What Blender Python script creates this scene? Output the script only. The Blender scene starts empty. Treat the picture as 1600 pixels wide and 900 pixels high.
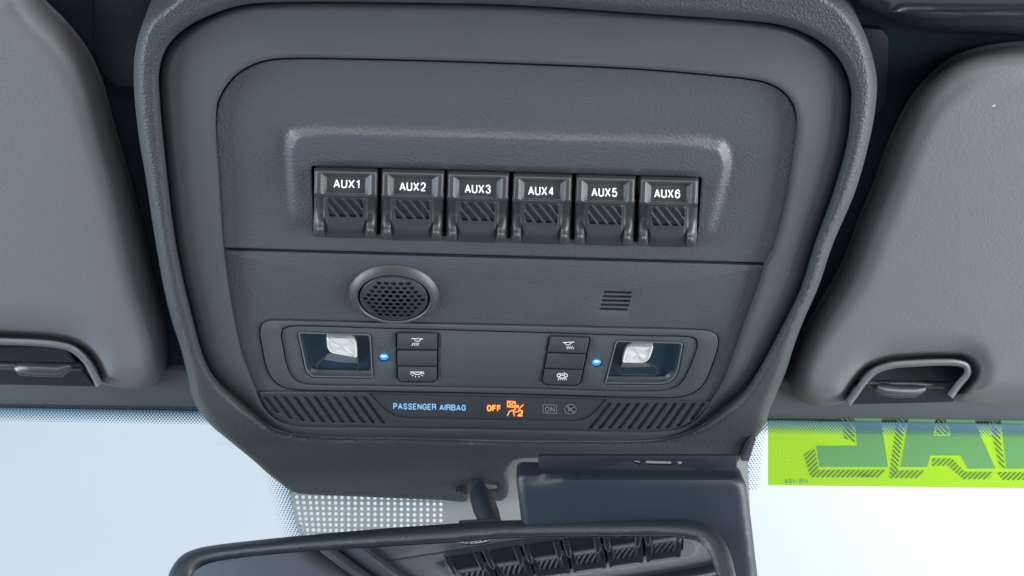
import bpy, bmesh, math, random
import numpy as np
from mathutils import Vector, Matrix
from mathutils.geometry import delaunay_2d_cdt
random.seed(7)
S = bpy.context.scene
# ------------------------------------------------------------------ camera
F = 1600.0                                   # focal length in photo pixels (photo 1600 x 900)
CAMZ = 1.45
def nrm(v): v = np.array(v, float); return v/np.linalg.norm(v)
Yc = nrm([-160, 1390, F])                    # car's forward axis seen from the camera (right, down, ahead)
Xc = np.array([1, .0245, .079]); Xc = nrm(Xc - Yc*np.dot(Xc, Yc))
Zc = np.cross(Xc, Yc)
W = np.array([Xc, Yc, Zc])                   # world = W @ camvec
right, down, fwd = W[:, 0], W[:, 1], W[:, 2]
CAM = np.array([0, 0, CAMZ])
cam = bpy.data.cameras.new('camera'); camo = bpy.data.objects.new('camera', cam)
S.collection.objects.link(camo); S.camera = camo
camo.matrix_world = Matrix(((right[0], -down[0], -fwd[0], 0), (right[1], -down[1], -fwd[1], 0), (right[2], -down[2], -fwd[2], CAMZ), (0, 0, 0, 1)))
cam.sensor_width = 36; cam.lens = 36*F/1600; cam.clip_start = .01; cam.clip_end = 3000
# ------------------------------------------------------------------ world, sun, exposure
SUN_EL, SUN_AZ = math.radians(50), math.radians(70)     # azimuth clockwise from +Y (ahead)
w = bpy.data.worlds.new('World'); S.world = w; w.use_nodes = True
nt = w.node_tree; bg = nt.nodes['Background']
sky = nt.nodes.new('ShaderNodeTexSky'); sky.sky_type = 'NISHITA'; sky.sun_disc = False
sky.sun_elevation = SUN_EL; sky.sun_rotation = SUN_AZ; sky.air_density = .8; sky.dust_density = 6.0; sky.ozone_density = 1.6
# thin bright overcast in front of the blue
wtc = nt.nodes.new('ShaderNodeTexCoord'); cn = nt.nodes.new('ShaderNodeTexNoise'); cn.inputs['Scale'].default_value = 2.2; cn.inputs['Detail'].default_value = 7; cn.inputs['Distortion'].default_value = .8
nt.links.new(wtc.outputs['Generated'], cn.inputs['Vector'])
cr = nt.nodes.new('ShaderNodeMapRange'); cr.inputs['From Min'].default_value = .3; cr.inputs['From Max'].default_value = .7; cr.inputs['To Min'].default_value = .56; cr.inputs['To Max'].default_value = .74
nt.links.new(cn.outputs[0], cr.inputs['Value'])
cm = nt.nodes.new('ShaderNodeMix'); cm.data_type = 'RGBA'; cm.inputs[7].default_value = (2.35, 2.5, 2.62, 1)
nt.links.new(cr.outputs[0], cm.inputs[0]); nt.links.new(sky.outputs[0], cm.inputs[6]); nt.links.new(cm.outputs[2], bg.inputs[0]); bg.inputs[1].default_value = .13
sl = bpy.data.lights.new('sun', 'SUN'); so = bpy.data.objects.new('sun', sl); S.collection.objects.link(so)
sl.energy = 3.0; sl.angle = math.radians(.5); sl.color = (1, .95, .88)
sd = Vector((math.sin(SUN_AZ)*math.cos(SUN_EL), math.cos(SUN_AZ)*math.cos(SUN_EL), math.sin(SUN_EL)))
so.rotation_euler = sd.to_track_quat('Z', 'Y').to_euler(); so.location = (0, 0, 5)
def area(name, loc, target, sx, sy, power, col):
    l = bpy.data.lights.new(name, 'AREA'); l.shape = 'RECTANGLE'; l.size = sx; l.size_y = sy; l.energy = power; l.color = col
    o = bpy.data.objects.new(name, l); S.collection.objects.link(o); o.location = loc
    o.rotation_euler = (Vector(loc)-Vector(target)).to_track_quat('Z', 'Y').to_euler()
    return o
# daylight that comes in through the side windows and the rear of the cabin
area('left_window_light', (-.85, .15, 1.47), (0, .33, 1.75), 1.0, .36, 7.8, (.80, .92, 1.0))
area('right_window_light', (.85, .15, 1.47), (0, .33, 1.75), 1.0, .36, 8.6, (.95, .98, 1.0))
area('rear_window_light', (0, -1.2, 1.42), (0, .35, 1.75), 1.3, .4, 8.5, (1.0, .93, .86))
area('dashboard_bounce_light', (0, .74, 1.02), (0, .52, 1.75), 1.7, .24, 1.3, (.86, .94, 1.0))  # added lamp in place of bounce off the unseen dashboard
S.view_settings.view_transform = 'Standard'; S.view_settings.look = 'None'
S.view_settings.exposure = 1.3; S.view_settings.gamma = 1; S.view_settings.use_curve_mapping = False
S.render.resolution_x, S.render.resolution_y = 1024, 576
S.render.engine = 'CYCLES'
# ------------------------------------------------------------------ helpers
C = S.collection
def tag(o, label=None, cat=None, group=None, kind=None):
    for k, v in (('label', label), ('category', cat), ('group', group), ('kind', kind)):
        if v: o[k] = v
    return o
class Pl:
    """a plane of the place; P(px,py,h) is the point of it (raised by h toward the cabin) seen at photo pixel px,py"""
    def __init__(s, p0, n, ex=(1, 0, 0)):
        s.p0 = np.array(p0, float); s.n = nrm(n)
        ex = np.array(ex, float); s.ex = nrm(ex - s.n*np.dot(ex, s.n)); s.ey = np.cross(s.n, s.ex)
    def P(s, px, py, h=0.):
        px = np.asarray(px, float); py = np.asarray(py, float); h = np.asarray(h, float)
        d = (np.stack([px-800, py-450, np.full(px.shape, F)], -1)) @ W.T
        t = (np.dot(s.p0-CAM, s.n) + h)/(d @ s.n)
        return CAM + d*t[..., None]
ROOF = CAMZ + .30
CON = Pl((0, 0, ROOF), (0, 0, -1))
mm = .001
def thing(name, loc, **k):
    o = bpy.data.objects.new(name, None); C.objects.link(o); o.location = loc; o.empty_display_size = .02
    return tag(o, **k)
def link(name, verts, faces, mat, parent=None, smooth=None):
    """smooth: bool or list of bool per face"""
    me = bpy.data.meshes.new(name)
    o = bpy.data.objects.new(name, me); C.objects.link(o)
    V = np.array(verts, float)
    L = np.zeros(3)
    q = parent
    if q is not None:
        while q is not None: L += np.array(q.location); q = q.parent
        o.parent = parent
    else:
        L = V.mean(0); o.location = L
    me.from_pydata((V-L).tolist(), [], [tuple(int(i) for i in f) for f in faces])
    me.materials.append(mat)
    if smooth is None: smooth = True
    if isinstance(smooth, bool): smooth = [smooth]*len(me.polygons)
    me.polygons.foreach_set('use_smooth', smooth)
    me.update()
    return o
class MB:
    def __init__(s): s.v = []; s.f = []; s.s = []; s.n = 0
    def add(s, v, f, sm=True):
        v = np.asarray(v, float).reshape(-1, 3)
        s.v.append(v); s.f += [tuple(int(i)+s.n for i in q) for q in f]
        s.s += ([sm]*len(f)) if isinstance(sm, bool) else list(sm); s.n += len(v)
        return s
    def build(s, name, mat, parent=None, weld=False):
        o = link(name, np.concatenate(s.v), s.f, mat, parent, s.s)
        if weld:
            bm = bmesh.new(); bm.from_mesh(o.data); bmesh.ops.remove_doubles(bm, verts=bm.verts, dist=2e-6); bm.to_mesh(o.data); bm.free()
        return o
def area2(p): x, y = p[:, 0], p[:, 1]; return .5*np.sum(x*np.roll(y, -1)-np.roll(x, -1)*y)
def ccw(p):
    p = np.asarray(p, float)
    return p if area2(p) < 0 else p[::-1]      # pixel y runs down, so this is counter-clockwise seen by the viewer
def rpoly(pts, r=4, n=6):
    """polygon with rounded corners; r may be a list"""
    pts = [np.array(p[:2], float) for p in pts]; N = len(pts); out = []
    rr = r if isinstance(r, (list, tuple)) else [r]*N
    for i in range(N):
        a, b, c = pts[i-1], pts[i], pts[(i+1) % N]; q = rr[i]
        la, lc = np.linalg.norm(a-b), np.linalg.norm(c-b)
        q = min(q, la*.49, lc*.49)
        if q < .2: out.append(b); continue
        p0 = b+(a-b)/la*q; p2 = b+(c-b)/lc*q
        for k in range(n+1):
            t = k/n; out.append((1-t)**2*p0+2*t*(1-t)*b+t*t*p2)
    return np.array(out)
def spline(pts, step=4, closed=True):
    P = np.array(pts, float); N = len(P); out = []
    rng = range(N if closed else N-1)
    for i in rng:
        if closed: p0, p1, p2, p3 = P[i-1], P[i], P[(i+1) % N], P[(i+2) % N]
        else: p0, p1, p2, p3 = P[max(i-1, 0)], P[i], P[i+1], P[min(i+2, N-1)]
        if np.linalg.norm(p1-p0) < 1e-6: p0 = 2*p1-p2
        if np.linalg.norm(p3-p2) < 1e-6: p3 = 2*p2-p1
        t0 = 0; t1 = t0+max(np.linalg.norm(p1-p0), 1e-6)**.5; t2 = t1+max(np.linalg.norm(p2-p1), 1e-6)**.5; t3 = t2+max(np.linalg.norm(p3-p2), 1e-6)**.5
        n = max(1, int(np.linalg.norm(p2-p1)/step))
        for k in range(n):
            t = t1+(t2-t1)*k/n
            A1 = (t1-t)/(t1-t0)*p0+(t-t0)/(t1-t0)*p1; A2 = (t2-t)/(t2-t1)*p1+(t-t1)/(t2-t1)*p2; A3 = (t3-t)/(t3-t2)*p2+(t-t2)/(t3-t2)*p3
            B1 = (t2-t)/(t2-t0)*A1+(t-t0)/(t2-t0)*A2; B2 = (t3-t)/(t3-t1)*A2+(t-t1)/(t3-t1)*A3
            out.append((t2-t)/(t2-t1)*B1+(t-t1)/(t2-t1)*B2)
    if not closed: out.append(P[-1])
    return np.array(out)
def dens(p, step):
    out = []
    for i in range(len(p)):
        a, b = p[i], p[(i+1) % len(p)]; n = max(1, int(np.linalg.norm(b-a)/step))
        for k in range(n): out.append(a+(b-a)*k/n)
    return np.array(out)
def off(p, d):
    """inward offset of a loop by d px"""
    p = np.asarray(p, float)
    e1 = p-np.roll(p, 1, 0); e2 = np.roll(p, -1, 0)-p
    e1 /= np.maximum(np.linalg.norm(e1, axis=1), 1e-9)[:, None]; e2 /= np.maximum(np.linalg.norm(e2, axis=1), 1e-9)[:, None]
    sgn = 1 if area2(p) > 0 else -1
    n1 = np.stack([-e1[:, 1], e1[:, 0]], 1)*sgn; n2 = np.stack([-e2[:, 1], e2[:, 0]], 1)*sgn
    m = (n1+n2)/np.maximum(1+np.sum(n1*n2, 1), .35)[:, None]
    return p+m*d
def inside(q, poly):
    x, y = q[:, 0], q[:, 1]; r = np.zeros(len(q), bool)
    for i in range(len(poly)):
        x1, y1 = poly[i-1]; x2, y2 = poly[i]
        if y1 == y2: continue
        c = ((y1 > y) != (y2 > y)) & (x < (x2-x1)*(y-y1)/(y2-y1)+x1); r ^= c
    return r
def dist(q, poly, closed=True):
    best = np.full(len(q), 1e9); poly = np.asarray(poly, float)
    n = len(poly)
    for i in range(n if closed else n-1):
        a, b = poly[i], poly[(i+1) % n]; ab = b-a; L = ab@ab
        if L < 1e-12: continue
        t = np.clip(((q-a)@ab)/L, 0, 1); d = np.hypot(*(q-a-t[:, None]*ab).T); best = np.minimum(best, d)
    return best
def cdt(loops, grid=None, win=None):
    vs = []; es = []; n = 0
    for L in loops:
        vs += [tuple(p) for p in L]; m = len(L); es += [(n+i, n+(i+1) % m) for i in range(m)]; n += m
    if grid:
        o = loops[0]; x0, y0 = o.min(0); x1, y1 = o.max(0)
        if win: x0, y0, x1, y1 = max(x0, win[0]), max(y0, win[1]), min(x1, win[2]), min(y1, win[3])
        gx, gy = np.meshgrid(np.arange(x0+grid*.5, x1, grid), np.arange(y0+grid*.5, y1, grid*.8)); gx[::2] += grid*.5
        q = np.stack([gx.ravel(), gy.ravel()], 1)
        k = inside(q, loops[0])
        for h in loops[1:]: k &= ~inside(q, h)
        q = q[k]
        for L in loops: q = q[dist(q, L) > grid*.45]
        vs += [tuple(p) for p in q]
    r = delaunay_2d_cdt([Vector(v) for v in vs], es, [], 0, 1e-5)
    v = np.array([tuple(p) for p in r[0]]); f = np.array([tuple(t) for t in r[2]])
    c = v[f].mean(1); k = inside(c, loops[0])
    for h in loops[1:]: k &= ~inside(c, h)
    f = f[k]
    a = v[f]; ar = (a[:, 1, 0]-a[:, 0, 0])*(a[:, 2, 1]-a[:, 0, 1])-(a[:, 1, 1]-a[:, 0, 1])*(a[:, 2, 0]-a[:, 0, 0])
    fl = ar > 0; f[fl] = f[fl][:, ::-1]
    return v, f
def strip(mb, A, B, sm=True, close=True):
    n = len(A); m = n if close else n-1
    mb.add(np.concatenate([A, B]), [(i, (i+1) % n, n+(i+1) % n, n+i) for i in range(m)], sm)
def panel(name, outer, mat, parent, h=0., bev=1.5, bh=.5, depth=4., holes=(), hf=None, grid=None, win=None, pl=CON, seg=3, holedepth=None, mb=None):
    """plate whose outline is given in pixels: rounded edge of bev px / bh mm, walls depth mm; hf(q)->extra height in mm"""
    own = mb is None
    if own: mb = MB()
    H = lambda q: h + (hf(q) if hf is not None else 0.)
    def P3(q, hh): return pl.P(q[:, 0], q[:, 1], hh*mm)
    outer = ccw(outer); holes = [ccw(x) for x in holes]
    L0 = off(outer, bev); HL = [off(x, -bev) for x in holes]
    v, f = cdt([L0]+HL, grid, win)
    mb.add(P3(v, H(v)+np.zeros(len(v))), f, hf is not None)
    for src, s in [(outer, 1)]+[(x, -1) for x in holes]:
        rings = []
        for k in range(seg+1):
            t = k/seg*math.pi/2; q = off(src, s*bev*(1-math.sin(t))); rings.append(P3(q, H(q)-bh*(1-math.cos(t))+np.zeros(len(q))))
        dd = depth if s == 1 else (holedepth or depth)
        dd = dd(src)[:, None] if callable(dd) else dd
        rings.append(rings[-1]-pl.n*dd*mm)
        if s == -1: rings = [r[::-1] for r in rings]
        m = len(rings[0]); V = np.concatenate(rings)
        mb.add(V, [(k*m+(i+1) % m, k*m+i, (k+1)*m+i, (k+1)*m+(i+1) % m) for k in range(len(rings)-1) for i in range(m)], True)
    if own:
        o = mb.build(name, mat, parent, weld=True)
        o.data.set_sharp_from_angle(angle=math.radians(50)); return o
def flat(mb, poly, pl=CON, h=0.):
    poly = ccw(poly); v, f = cdt([poly]); mb.add(pl.P(v[:, 0], v[:, 1], h*mm), f, False)
def stroke(mb, pts, wd, pl=CON, h=0.):
    pts = np.array(pts, float); mb.lift = (getattr(mb, 'lift', 0)+1) % 7
    for kk, (a, b) in enumerate(zip(pts[:-1], pts[1:])):
        d = b-a; L = np.linalg.norm(d)
        if L < 1e-6: continue
        d /= L; n = np.array([-d[1], d[0]])*wd/2; a2 = a-d*wd*.2; b2 = b+d*wd*.2
        q = ccw(np.array([a2+n, b2+n, b2-n, a2-n])); mb.add(pl.P(q[:, 0], q[:, 1], (h+.012*(mb.lift*2+kk % 2))*mm), [(0, 1, 2, 3)], False)
def circle(cx, cy, rx, ry=None, n=24, a0=0, a1=2*math.pi):
    ry = ry or rx; full = abs(a1-a0-2*math.pi) < 1e-6
    t = np.linspace(a0, a1, n, endpoint=not full); return np.stack([cx+rx*np.cos(t), cy+ry*np.sin(t)], 1)
GLY = {'A': (.95, [[(0, 0), (.5, 1), (1, 0)], [(.2, .31), (.8, .31)]]), 'U': (.85, [[(0, 1), (0, .28), (.12, .07), (.5, -.01), (.88, .07), (1, .28), (1, 1)]]),
 'X': (.9, [[(0, 0), (1, 1)], [(0, 1), (1, 0)]]), 'P': (.8, [[(0, 0), (0, 1), (.62, 1), (.93, .92), (1, .74), (.93, .56), (.62, .47), (0, .47)]]),
 'S': (.85, [[(.97, .74), (.85, .94), (.5, 1.01), (.14, .93), (.05, .74), (.25, .58), (.75, .43), (.97, .26), (.86, .06), (.5, -.01), (.12, .07), (0, .28)]]),
 'E': (.75, [[(1, 1), (0, 1), (0, 0), (1, 0)], [(0, .52), (.88, .52)]]), 'F': (.72, [[(1, 1), (0, 1), (0, 0)], [(0, .5), (.85, .5)]]),
 'N': (.85, [[(0, 0), (0, 1), (1, 0), (1, 1)]]), 'G': (.92, [[(.97, .72), (.83, .93), (.5, 1.01), (.14, .9), (0, .5), (.14, .1), (.5, -.01), (.85, .08), (1, .3), (1, .46), (.55, .46)]]),
 'R': (.85, [[(0, 0), (0, 1), (.62, 1), (.93, .92), (1, .75), (.93, .58), (.62, .5), (0, .5)], [(.6, .5), (.93, .36), (1, 0)]]), 'I': (.02, [[(.5, 0), (.5, 1)]]),
 'B': (.85, [[(.6, .53), (.92, .6), (.95, .76), (.88, .94), (.6, 1), (0, 1), (0, 0), (.6, 0), (.93, .07), (1, .27), (.92, .45), (.6, .53), (0, .53)]]),
 'O': (.9, [[(.5, 1.01), (.14, .9), (0, .5), (.14, .1), (.5, -.01), (.86, .1), (1, .5), (.86, .9), (.5, 1.01)]]), '0': (.75, [[(.5, 1.01), (.1, .88), (0, .5), (.1, .12), (.5, -.01), (.9, .12), (1, .5), (.9, .88), (.5, 1.01)]]),
 '1': (.45, [[(0, .76), (.45, .8), (.8, 1), (.8, 0)]]), '2': (.78, [[(.03, .7), (.15, .93), (.5, 1.01), (.86, .92), (.96, .7), (.8, .43), (.25, .17), (0, 0), (1, 0)]]),
 '3': (.78, [[(.03, .76), (.18, .95), (.5, 1.01), (.84, .93), (.93, .74), (.8, .57), (.42, .53), (.8, .49), (1, .27), (.85, .06), (.5, -.01), (.15, .06), (0, .26)]]),
 '4': (.82, [[(.74, 0), (.74, 1), (0, .27), (1, .27)]]), '5': (.78, [[(.92, 1), (.16, 1), (.06, .47), (.25, .61), (.55, .65), (.9, .54), (1, .32), (.88, .08), (.5, -.01), (.14, .06), (0, .25)]]),
 '6': (.8, [[(.95, .76), (.82, .94), (.52, 1.01), (.14, .86), (0, .5), (.04, .2), (.2, .03), (.5, -.01), (.87, .08), (1, .32), (.88, .56), (.52, .64), (.16, .56), (.02, .36)]]), '-': (.5, [[(0, .42), (1, .42)]])}
def ribbon(pts, wd):
    p = np.array(pts, float); d = np.diff(p, axis=0); d /= np.maximum(np.linalg.norm(d, axis=1), 1e-9)[:, None]
    n = np.stack([-d[:, 1], d[:, 0]], 1); closed = np.linalg.norm(p[0]-p[-1]) < 1e-6
    n0 = np.concatenate([n[-1:] if closed else n[:1], n]); n1 = np.concatenate([n, n[:1] if closed else n[-1:]])
    m = (n0+n1)/np.maximum(1+np.sum(n0*n1, 1), .45)[:, None]
    return p+m*wd/2, p-m*wd/2
def text(mb, txt, x0, x1, ybase, cap, slope=0., pl=CON, h=.1, wd=.16, mirror=False, surf=None, gap=.30):
    """letters as mitred strokes between pixel x0 and x1; wd = stroke width / cap height"""
    tot = 0; pos = []
    for ch in txt:
        if ch == ' ': tot += (.06 if txt.startswith('AUX') else .32); continue
        pos.append((ch, tot)); tot += GLY[ch][0]*.72+gap
    tot -= gap; w_ = wd*cap; sx = (x1-x0-w_)/tot
    for gi, (ch, o_) in enumerate(pos):
        gw, strokes = GLY[ch]; gj = 0
        for st in strokes:
            q = []
            for a, b in st:
                X = x0+w_/2+sx*(o_+a*gw*.72); b = w_/cap/2+b*(1-w_/cap)
                if mirror: X = x0+x1-X
                q.append(np.array([X, ybase+slope*(X-x0)-b*cap]))
            segs = [[q[0]]]
            for i in range(1, len(q)):
                segs[-1].append(q[i])
                if i < len(q)-1 and nrm(q[i]-q[i-1])@nrm(q[i+1]-q[i]) < -.15: segs.append([q[i]])
            for sg_ in segs:
                A, B = ribbon(sg_, w_); gj += 1; hh = h+.015*(gj+4*(gi % 2))
                for k in range(len(A)-1):
                    quad = ccw(np.array([A[k], A[k+1], B[k+1], B[k]])); hq = surf(quad[:, 0], quad[:, 1]) if surf else 0
                    mb.add(pl.P(quad[:, 0], quad[:, 1], (hh+hq)*mm), [(0, 1, 2, 3)], False)
def tube(mb, pts, r, n=10, cap=True):
    pts = [np.array(p, float) for p in pts]; rings = []
    rr = r if isinstance(r, (list, tuple)) else [r]*len(pts)
    up = np.array([0, 0, 1.])
    for i, p in enumerate(pts):
        d = nrm(pts[min(i+1, len(pts)-1)]-pts[max(i-1, 0)]); a = np.cross(d, up)
        a = nrm(a) if np.linalg.norm(a) > 1e-3 else np.array([1., 0, 0]); b = np.cross(d, a)
        rings.append(np.array([p+rr[i]*(math.cos(t)*a+math.sin(t)*b) for t in np.linspace(0, 2*math.pi, n, endpoint=False)]))
    V = np.concatenate(rings); f = [(k*n+i, k*n+(i+1) % n, (k+1)*n+(i+1) % n, (k+1)*n+i) for k in range(len(rings)-1) for i in range(n)]
    mb.add(V, f, True)
    if cap:
        mb.add(rings[0], [tuple(range(n))], False); mb.add(rings[-1], [tuple(range(n))[::-1]], False)
def sstep(a, b, x): t = np.clip((x-a)/(b-a), 0, 1); return t*t*(3-2*t)
# ------------------------------------------------------------------ materials
def plastic(name, col, rough=.5, scale=1400, bump=.25, spec=.5, detail=2., coarse=None, mottle=.12, bd=.0004, specks=False):
    m = bpy.data.materials.new(name); m.use_nodes = True; t = m.node_tree; b = t.nodes['Principled BSDF']
    b.inputs['Base Color'].default_value = (*col, 1); b.inputs['Roughness'].default_value = rough; b.inputs['Specular IOR Level'].default_value = spec
    tc = t.nodes.new('ShaderNodeTexCoord')
    n = t.nodes.new('ShaderNodeTexNoise'); n.inputs['Scale'].default_value = scale; n.inputs['Detail'].default_value = detail
    t.links.new(tc.outputs['Object'], n.inputs['Vector'])
    src = n.outputs[0]
    if coarse:
        vo = t.nodes.new('ShaderNodeTexVoronoi'); vo.feature = 'SMOOTH_F1'; vo.inputs['Scale'].default_value = coarse; vo.inputs['Smoothness'].default_value = .6
        t.links.new(tc.outputs['Object'], vo.inputs['Vector'])
        mx = t.nodes.new('ShaderNodeMix'); mx.data_type = 'FLOAT'; mx.inputs[0].default_value = .6
        t.links.new(n.outputs[0], mx.inputs[2]); t.links.new(vo.outputs[0], mx.inputs[3]); src = mx.outputs[0]
    if bump > 0:
        bp = t.nodes.new('ShaderNodeBump'); bp.inputs['Strength'].default_value = bump; bp.inputs['Distance'].default_value = bd
        t.links.new(src, bp.inputs['Height']); t.links.new(bp.outputs[0], b.inputs['Normal'])
    n2 = t.nodes.new('ShaderNodeTexNoise'); n2.inputs['Scale'].default_value = 28; n2.inputs['Detail'].default_value = 4
    t.links.new(tc.outputs['Object'], n2.inputs['Vector'])
    mr = t.nodes.new('ShaderNodeMapRange'); mr.inputs['To Min'].default_value = rough-mottle; mr.inputs['To Max'].default_value = rough+mottle
    t.links.new(n2.outputs[0], mr.inputs['Value']); t.links.new(mr.outputs[0], b.inputs['Roughness'])
    if specks:
        v = t.nodes.new('ShaderNodeTexVoronoi'); v.inputs['Scale'].default_value = 34; t.links.new(tc.outputs['Object'], v.inputs['Vector'])
        sp = t.nodes.new('ShaderNodeSeparateColor'); t.links.new(v.outputs['Color'], sp.inputs[0])
        rd = t.nodes.new('ShaderNodeMath'); rd.operation = 'MULTIPLY'; rd.inputs[1].default_value = .022; t.links.new(sp.outputs[0], rd.inputs[0])
        lt = t.nodes.new('ShaderNodeMath'); lt.operation = 'LESS_THAN'; t.links.new(v.outputs['Distance'], lt.inputs[0]); t.links.new(rd.outputs[0], lt.inputs[1])
        mc_ = t.nodes.new('ShaderNodeMix'); mc_.data_type = 'RGBA'; mc_.inputs[6].default_value = (*col, 1); mc_.inputs[7].default_value = (.35, .35, .34, 1)
        t.links.new(lt.outputs[0], mc_.inputs[0]); t.links.new(mc_.outputs[2], b.inputs['Base Color'])
    return m
def crumple(m, scale, dist_):
    t = m.node_tree; b = t.nodes['Principled BSDF']; old = b.inputs['Normal'].links[0].from_socket
    tc = t.nodes.new('ShaderNodeTexCoord'); n = t.nodes.new('ShaderNodeTexNoise'); n.inputs['Scale'].default_value = scale; n.inputs['Detail'].default_value = 3; n.inputs['Distortion'].default_value = .6
    t.links.new(tc.outputs['Object'], n.inputs['Vector']); bp = t.nodes.new('ShaderNodeBump'); bp.inputs['Strength'].default_value = .6; bp.inputs['Distance'].default_value = dist_
    t.links.new(n.outputs[0], bp.inputs['Height']); t.links.new(old, bp.inputs['Normal']); t.links.new(bp.outputs[0], b.inputs['Normal'])
def emit(name, col, strength, base=(.02, .02, .02)):
    m = bpy.data.materials.new(name); m.use_nodes = True; b = m.node_tree.nodes['Principled BSDF']
    b.inputs['Base Color'].default_value = (*base, 1); b.inputs['Emission Color'].default_value = (*col, 1); b.inputs['Emission Strength'].default_value = strength
    return m
def simple(name, col, rough=.5, metal=0., spec=.5, **k):
    m = bpy.data.materials.new(name); m.use_nodes = True; b = m.node_tree.nodes['Principled BSDF']
    b.inputs['Base Color'].default_value = (*col, 1); b.inputs['Roughness'].default_value = rough; b.inputs['Metallic'].default_value = metal; b.inputs['Specular IOR Level'].default_value = spec
    for a, v in k.items(): b.inputs[a.replace('_', ' ')].default_value = v
    return m
def clear(name, tint=(.9, .95, 1), f=1.0, rough=.02):
    m = bpy.data.materials.new(name); m.use_nodes = True; t = m.node_tree; t.nodes.remove(t.nodes['Principled BSDF'])
    o = t.nodes['Material Output']; tr = t.nodes.new('ShaderNodeBsdfTransparent'); tr.inputs[0].default_value = (*tint, 1)
    g = t.nodes.new('ShaderNodeBsdfGlossy'); g.inputs['Roughness'].default_value = rough; fr = t.nodes.new('ShaderNodeLayerWeight'); pw = t.nodes.new('ShaderNodeMath'); pw.operation = 'POWER'; pw.inputs[1].default_value = 5; t.links.new(fr.outputs['Facing'], pw.inputs[0])
    ma = t.nodes.new('ShaderNodeMath'); ma.operation = 'MULTIPLY_ADD'; ma.inputs[1].default_value = .9; ma.inputs[2].default_value = .05; t.links.new(pw.outputs[0], ma.inputs[0])
    mu = t.nodes.new('ShaderNodeMath'); mu.operation = 'MULTIPLY'; mu.inputs[1].default_value = f; t.links.new(ma.outputs[0], mu.inputs[0])
    mx = t.nodes.new('ShaderNodeMixShader'); t.links.new(mu.outputs[0], mx.inputs[0]); t.links.new(tr.outputs[0], mx.inputs[1]); t.links.new(g.outputs[0], mx.inputs[2]); t.links.new(mx.outputs[0], o.inputs[0])
    return m
def vinyl(name, col, trans=.6):
    m = bpy.data.materials.new(name); m.use_nodes = True; t = m.node_tree; b = t.nodes['Principled BSDF']; o = t.nodes['Material Output']
    b.inputs['Base Color'].default_value = (*col, 1); b.inputs['Roughness'].default_value = .35
    tl = t.nodes.new('ShaderNodeBsdfTransparent'); tl.inputs[0].default_value = (*col, 1); mx = t.nodes.new('ShaderNodeMixShader'); mx.inputs[0].default_value = trans
    t.links.new(b.outputs[0], mx.inputs[1]); t.links.new(tl.outputs[0], mx.inputs[2]); t.links.new(mx.outputs[0], o.inputs[0])
    return m
M = {}
M['face'] = plastic('grained_console_plastic', (.037, .0455, .054), .48, 900, .8, .5, 2., specks=True)
M['bezel'] = plastic('bezel_plastic', (.038, .0445, .052), .48, 1100, .14, .5)
M['ring'] = plastic('coarse_grained_trim', (.030, .035, .040), .52, 1000, .85, .35, 2., coarse=1250, bd=.0006)
M['visor'] = plastic('visor_vinyl', (.088, .094, .102), .62, 900, .45, .4, specks=True)
crumple(M['visor'], 10, .0018)
M['smooth'] = plastic('smooth_black_plastic', (.020, .023, .028), .33, 300, .02, .5)
M['switch'] = plastic('satin_switch_plastic', (.028, .030, .034), .45, 1600, .06, .5)
M['pad'] = plastic('matt_grip_plastic', (.016, .020, .026), .5, 1600, .08, .4)
M['button'] = plastic('push_button_plastic', (.026, .030, .036), .5, 1600, .08, .4)
M['display'] = plastic('tinted_display_plastic', (.030, .035, .043), .34, 1600, .03, .5, mottle=.03)
M['dark'] = plastic('dark_roof_plastic', (.006, .011, .018), .6, 900, .1, .3)
M['darkgloss'] = plastic('dark_glossy_plastic', (.007, .011, .016), .3, 900, .03, .4)
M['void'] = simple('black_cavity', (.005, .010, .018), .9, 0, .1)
M['header'] = plastic('header_trim_plastic', (.060, .070, .082), .6, 900, .3, .4)  # real trim strip, its lighter grey also carries the light near the windscreen
M['liner'] = plastic('gap_shaded_headliner_cloth', (.011, .020, .031), .9, 500, .5, .1)  # shade of the gaps beside the visors is put into this dark colour
M['mirrorframe'] = plastic('mirror_frame_plastic', (.008, .012, .020), .40, 1500, .7, .5)
M['housing'] = plastic('sensor_cover_plastic', (.009, .016, .027), .5, 1200, .08, .4)
M['print'] = simple('white_print', (.68, .70, .71), .5)
M['clip'] = plastic('grey_clip_plastic', (.085, .092, .10), .42, 900, .03, .5)
M['mirror'] = simple('mirror_glass', (.36, .41, .48), .02, 1.)
M['glint_white'] = simple('reflector_glint_white', (.72, .71, .68), .25, .0)  # white non-metal colour stands in for daylight mirrored in chrome
M['lens'] = clear('clear_lens', (.93, .95, .97), 1.6, .03)
M['glass'] = clear('windscreen_glass', (.90, .96, .97), .3, .0)
M['lampbox'] = simple('reflection_blue_lamp_well', (.022, .045, .070), .3)  # blue reflection seen in the lamp cover is put into this colour
M['frit'] = simple('glare_blue_print', (.03, .09, .14), .6)  # black print, coloured blue to carry the glare around the dots
M['fritgrey'] = plastic('grey_ceramic_print', (.18, .20, .20), .7, 600, .05, .3)
M['led'] = emit('blue_led', (.0, .26, .85), .55)
M['ledw'] = emit('blue_led_core', (.5, .85, 1.0), 1.0)
M['orange'] = emit('lit_orange_legend', (1.0, .22, .03), 1.2)
M['blue'] = emit('lit_blue_legend', (.16, .36, .62), .75)
M['dim'] = simple('dim_legend', (.16, .17, .18), .5)
M['lime'] = vinyl('lime_vinyl', (.36, .62, .004), .82)
M['limel'] = vinyl('pale_lime_vinyl', (.78, .95, .02), .85)
M['letter'] = vinyl('grey_green_vinyl', (.11, .27, .11), .45)
M['hatch'] = vinyl('dark_green_vinyl', (.03, .09, .02), .1)
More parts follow.
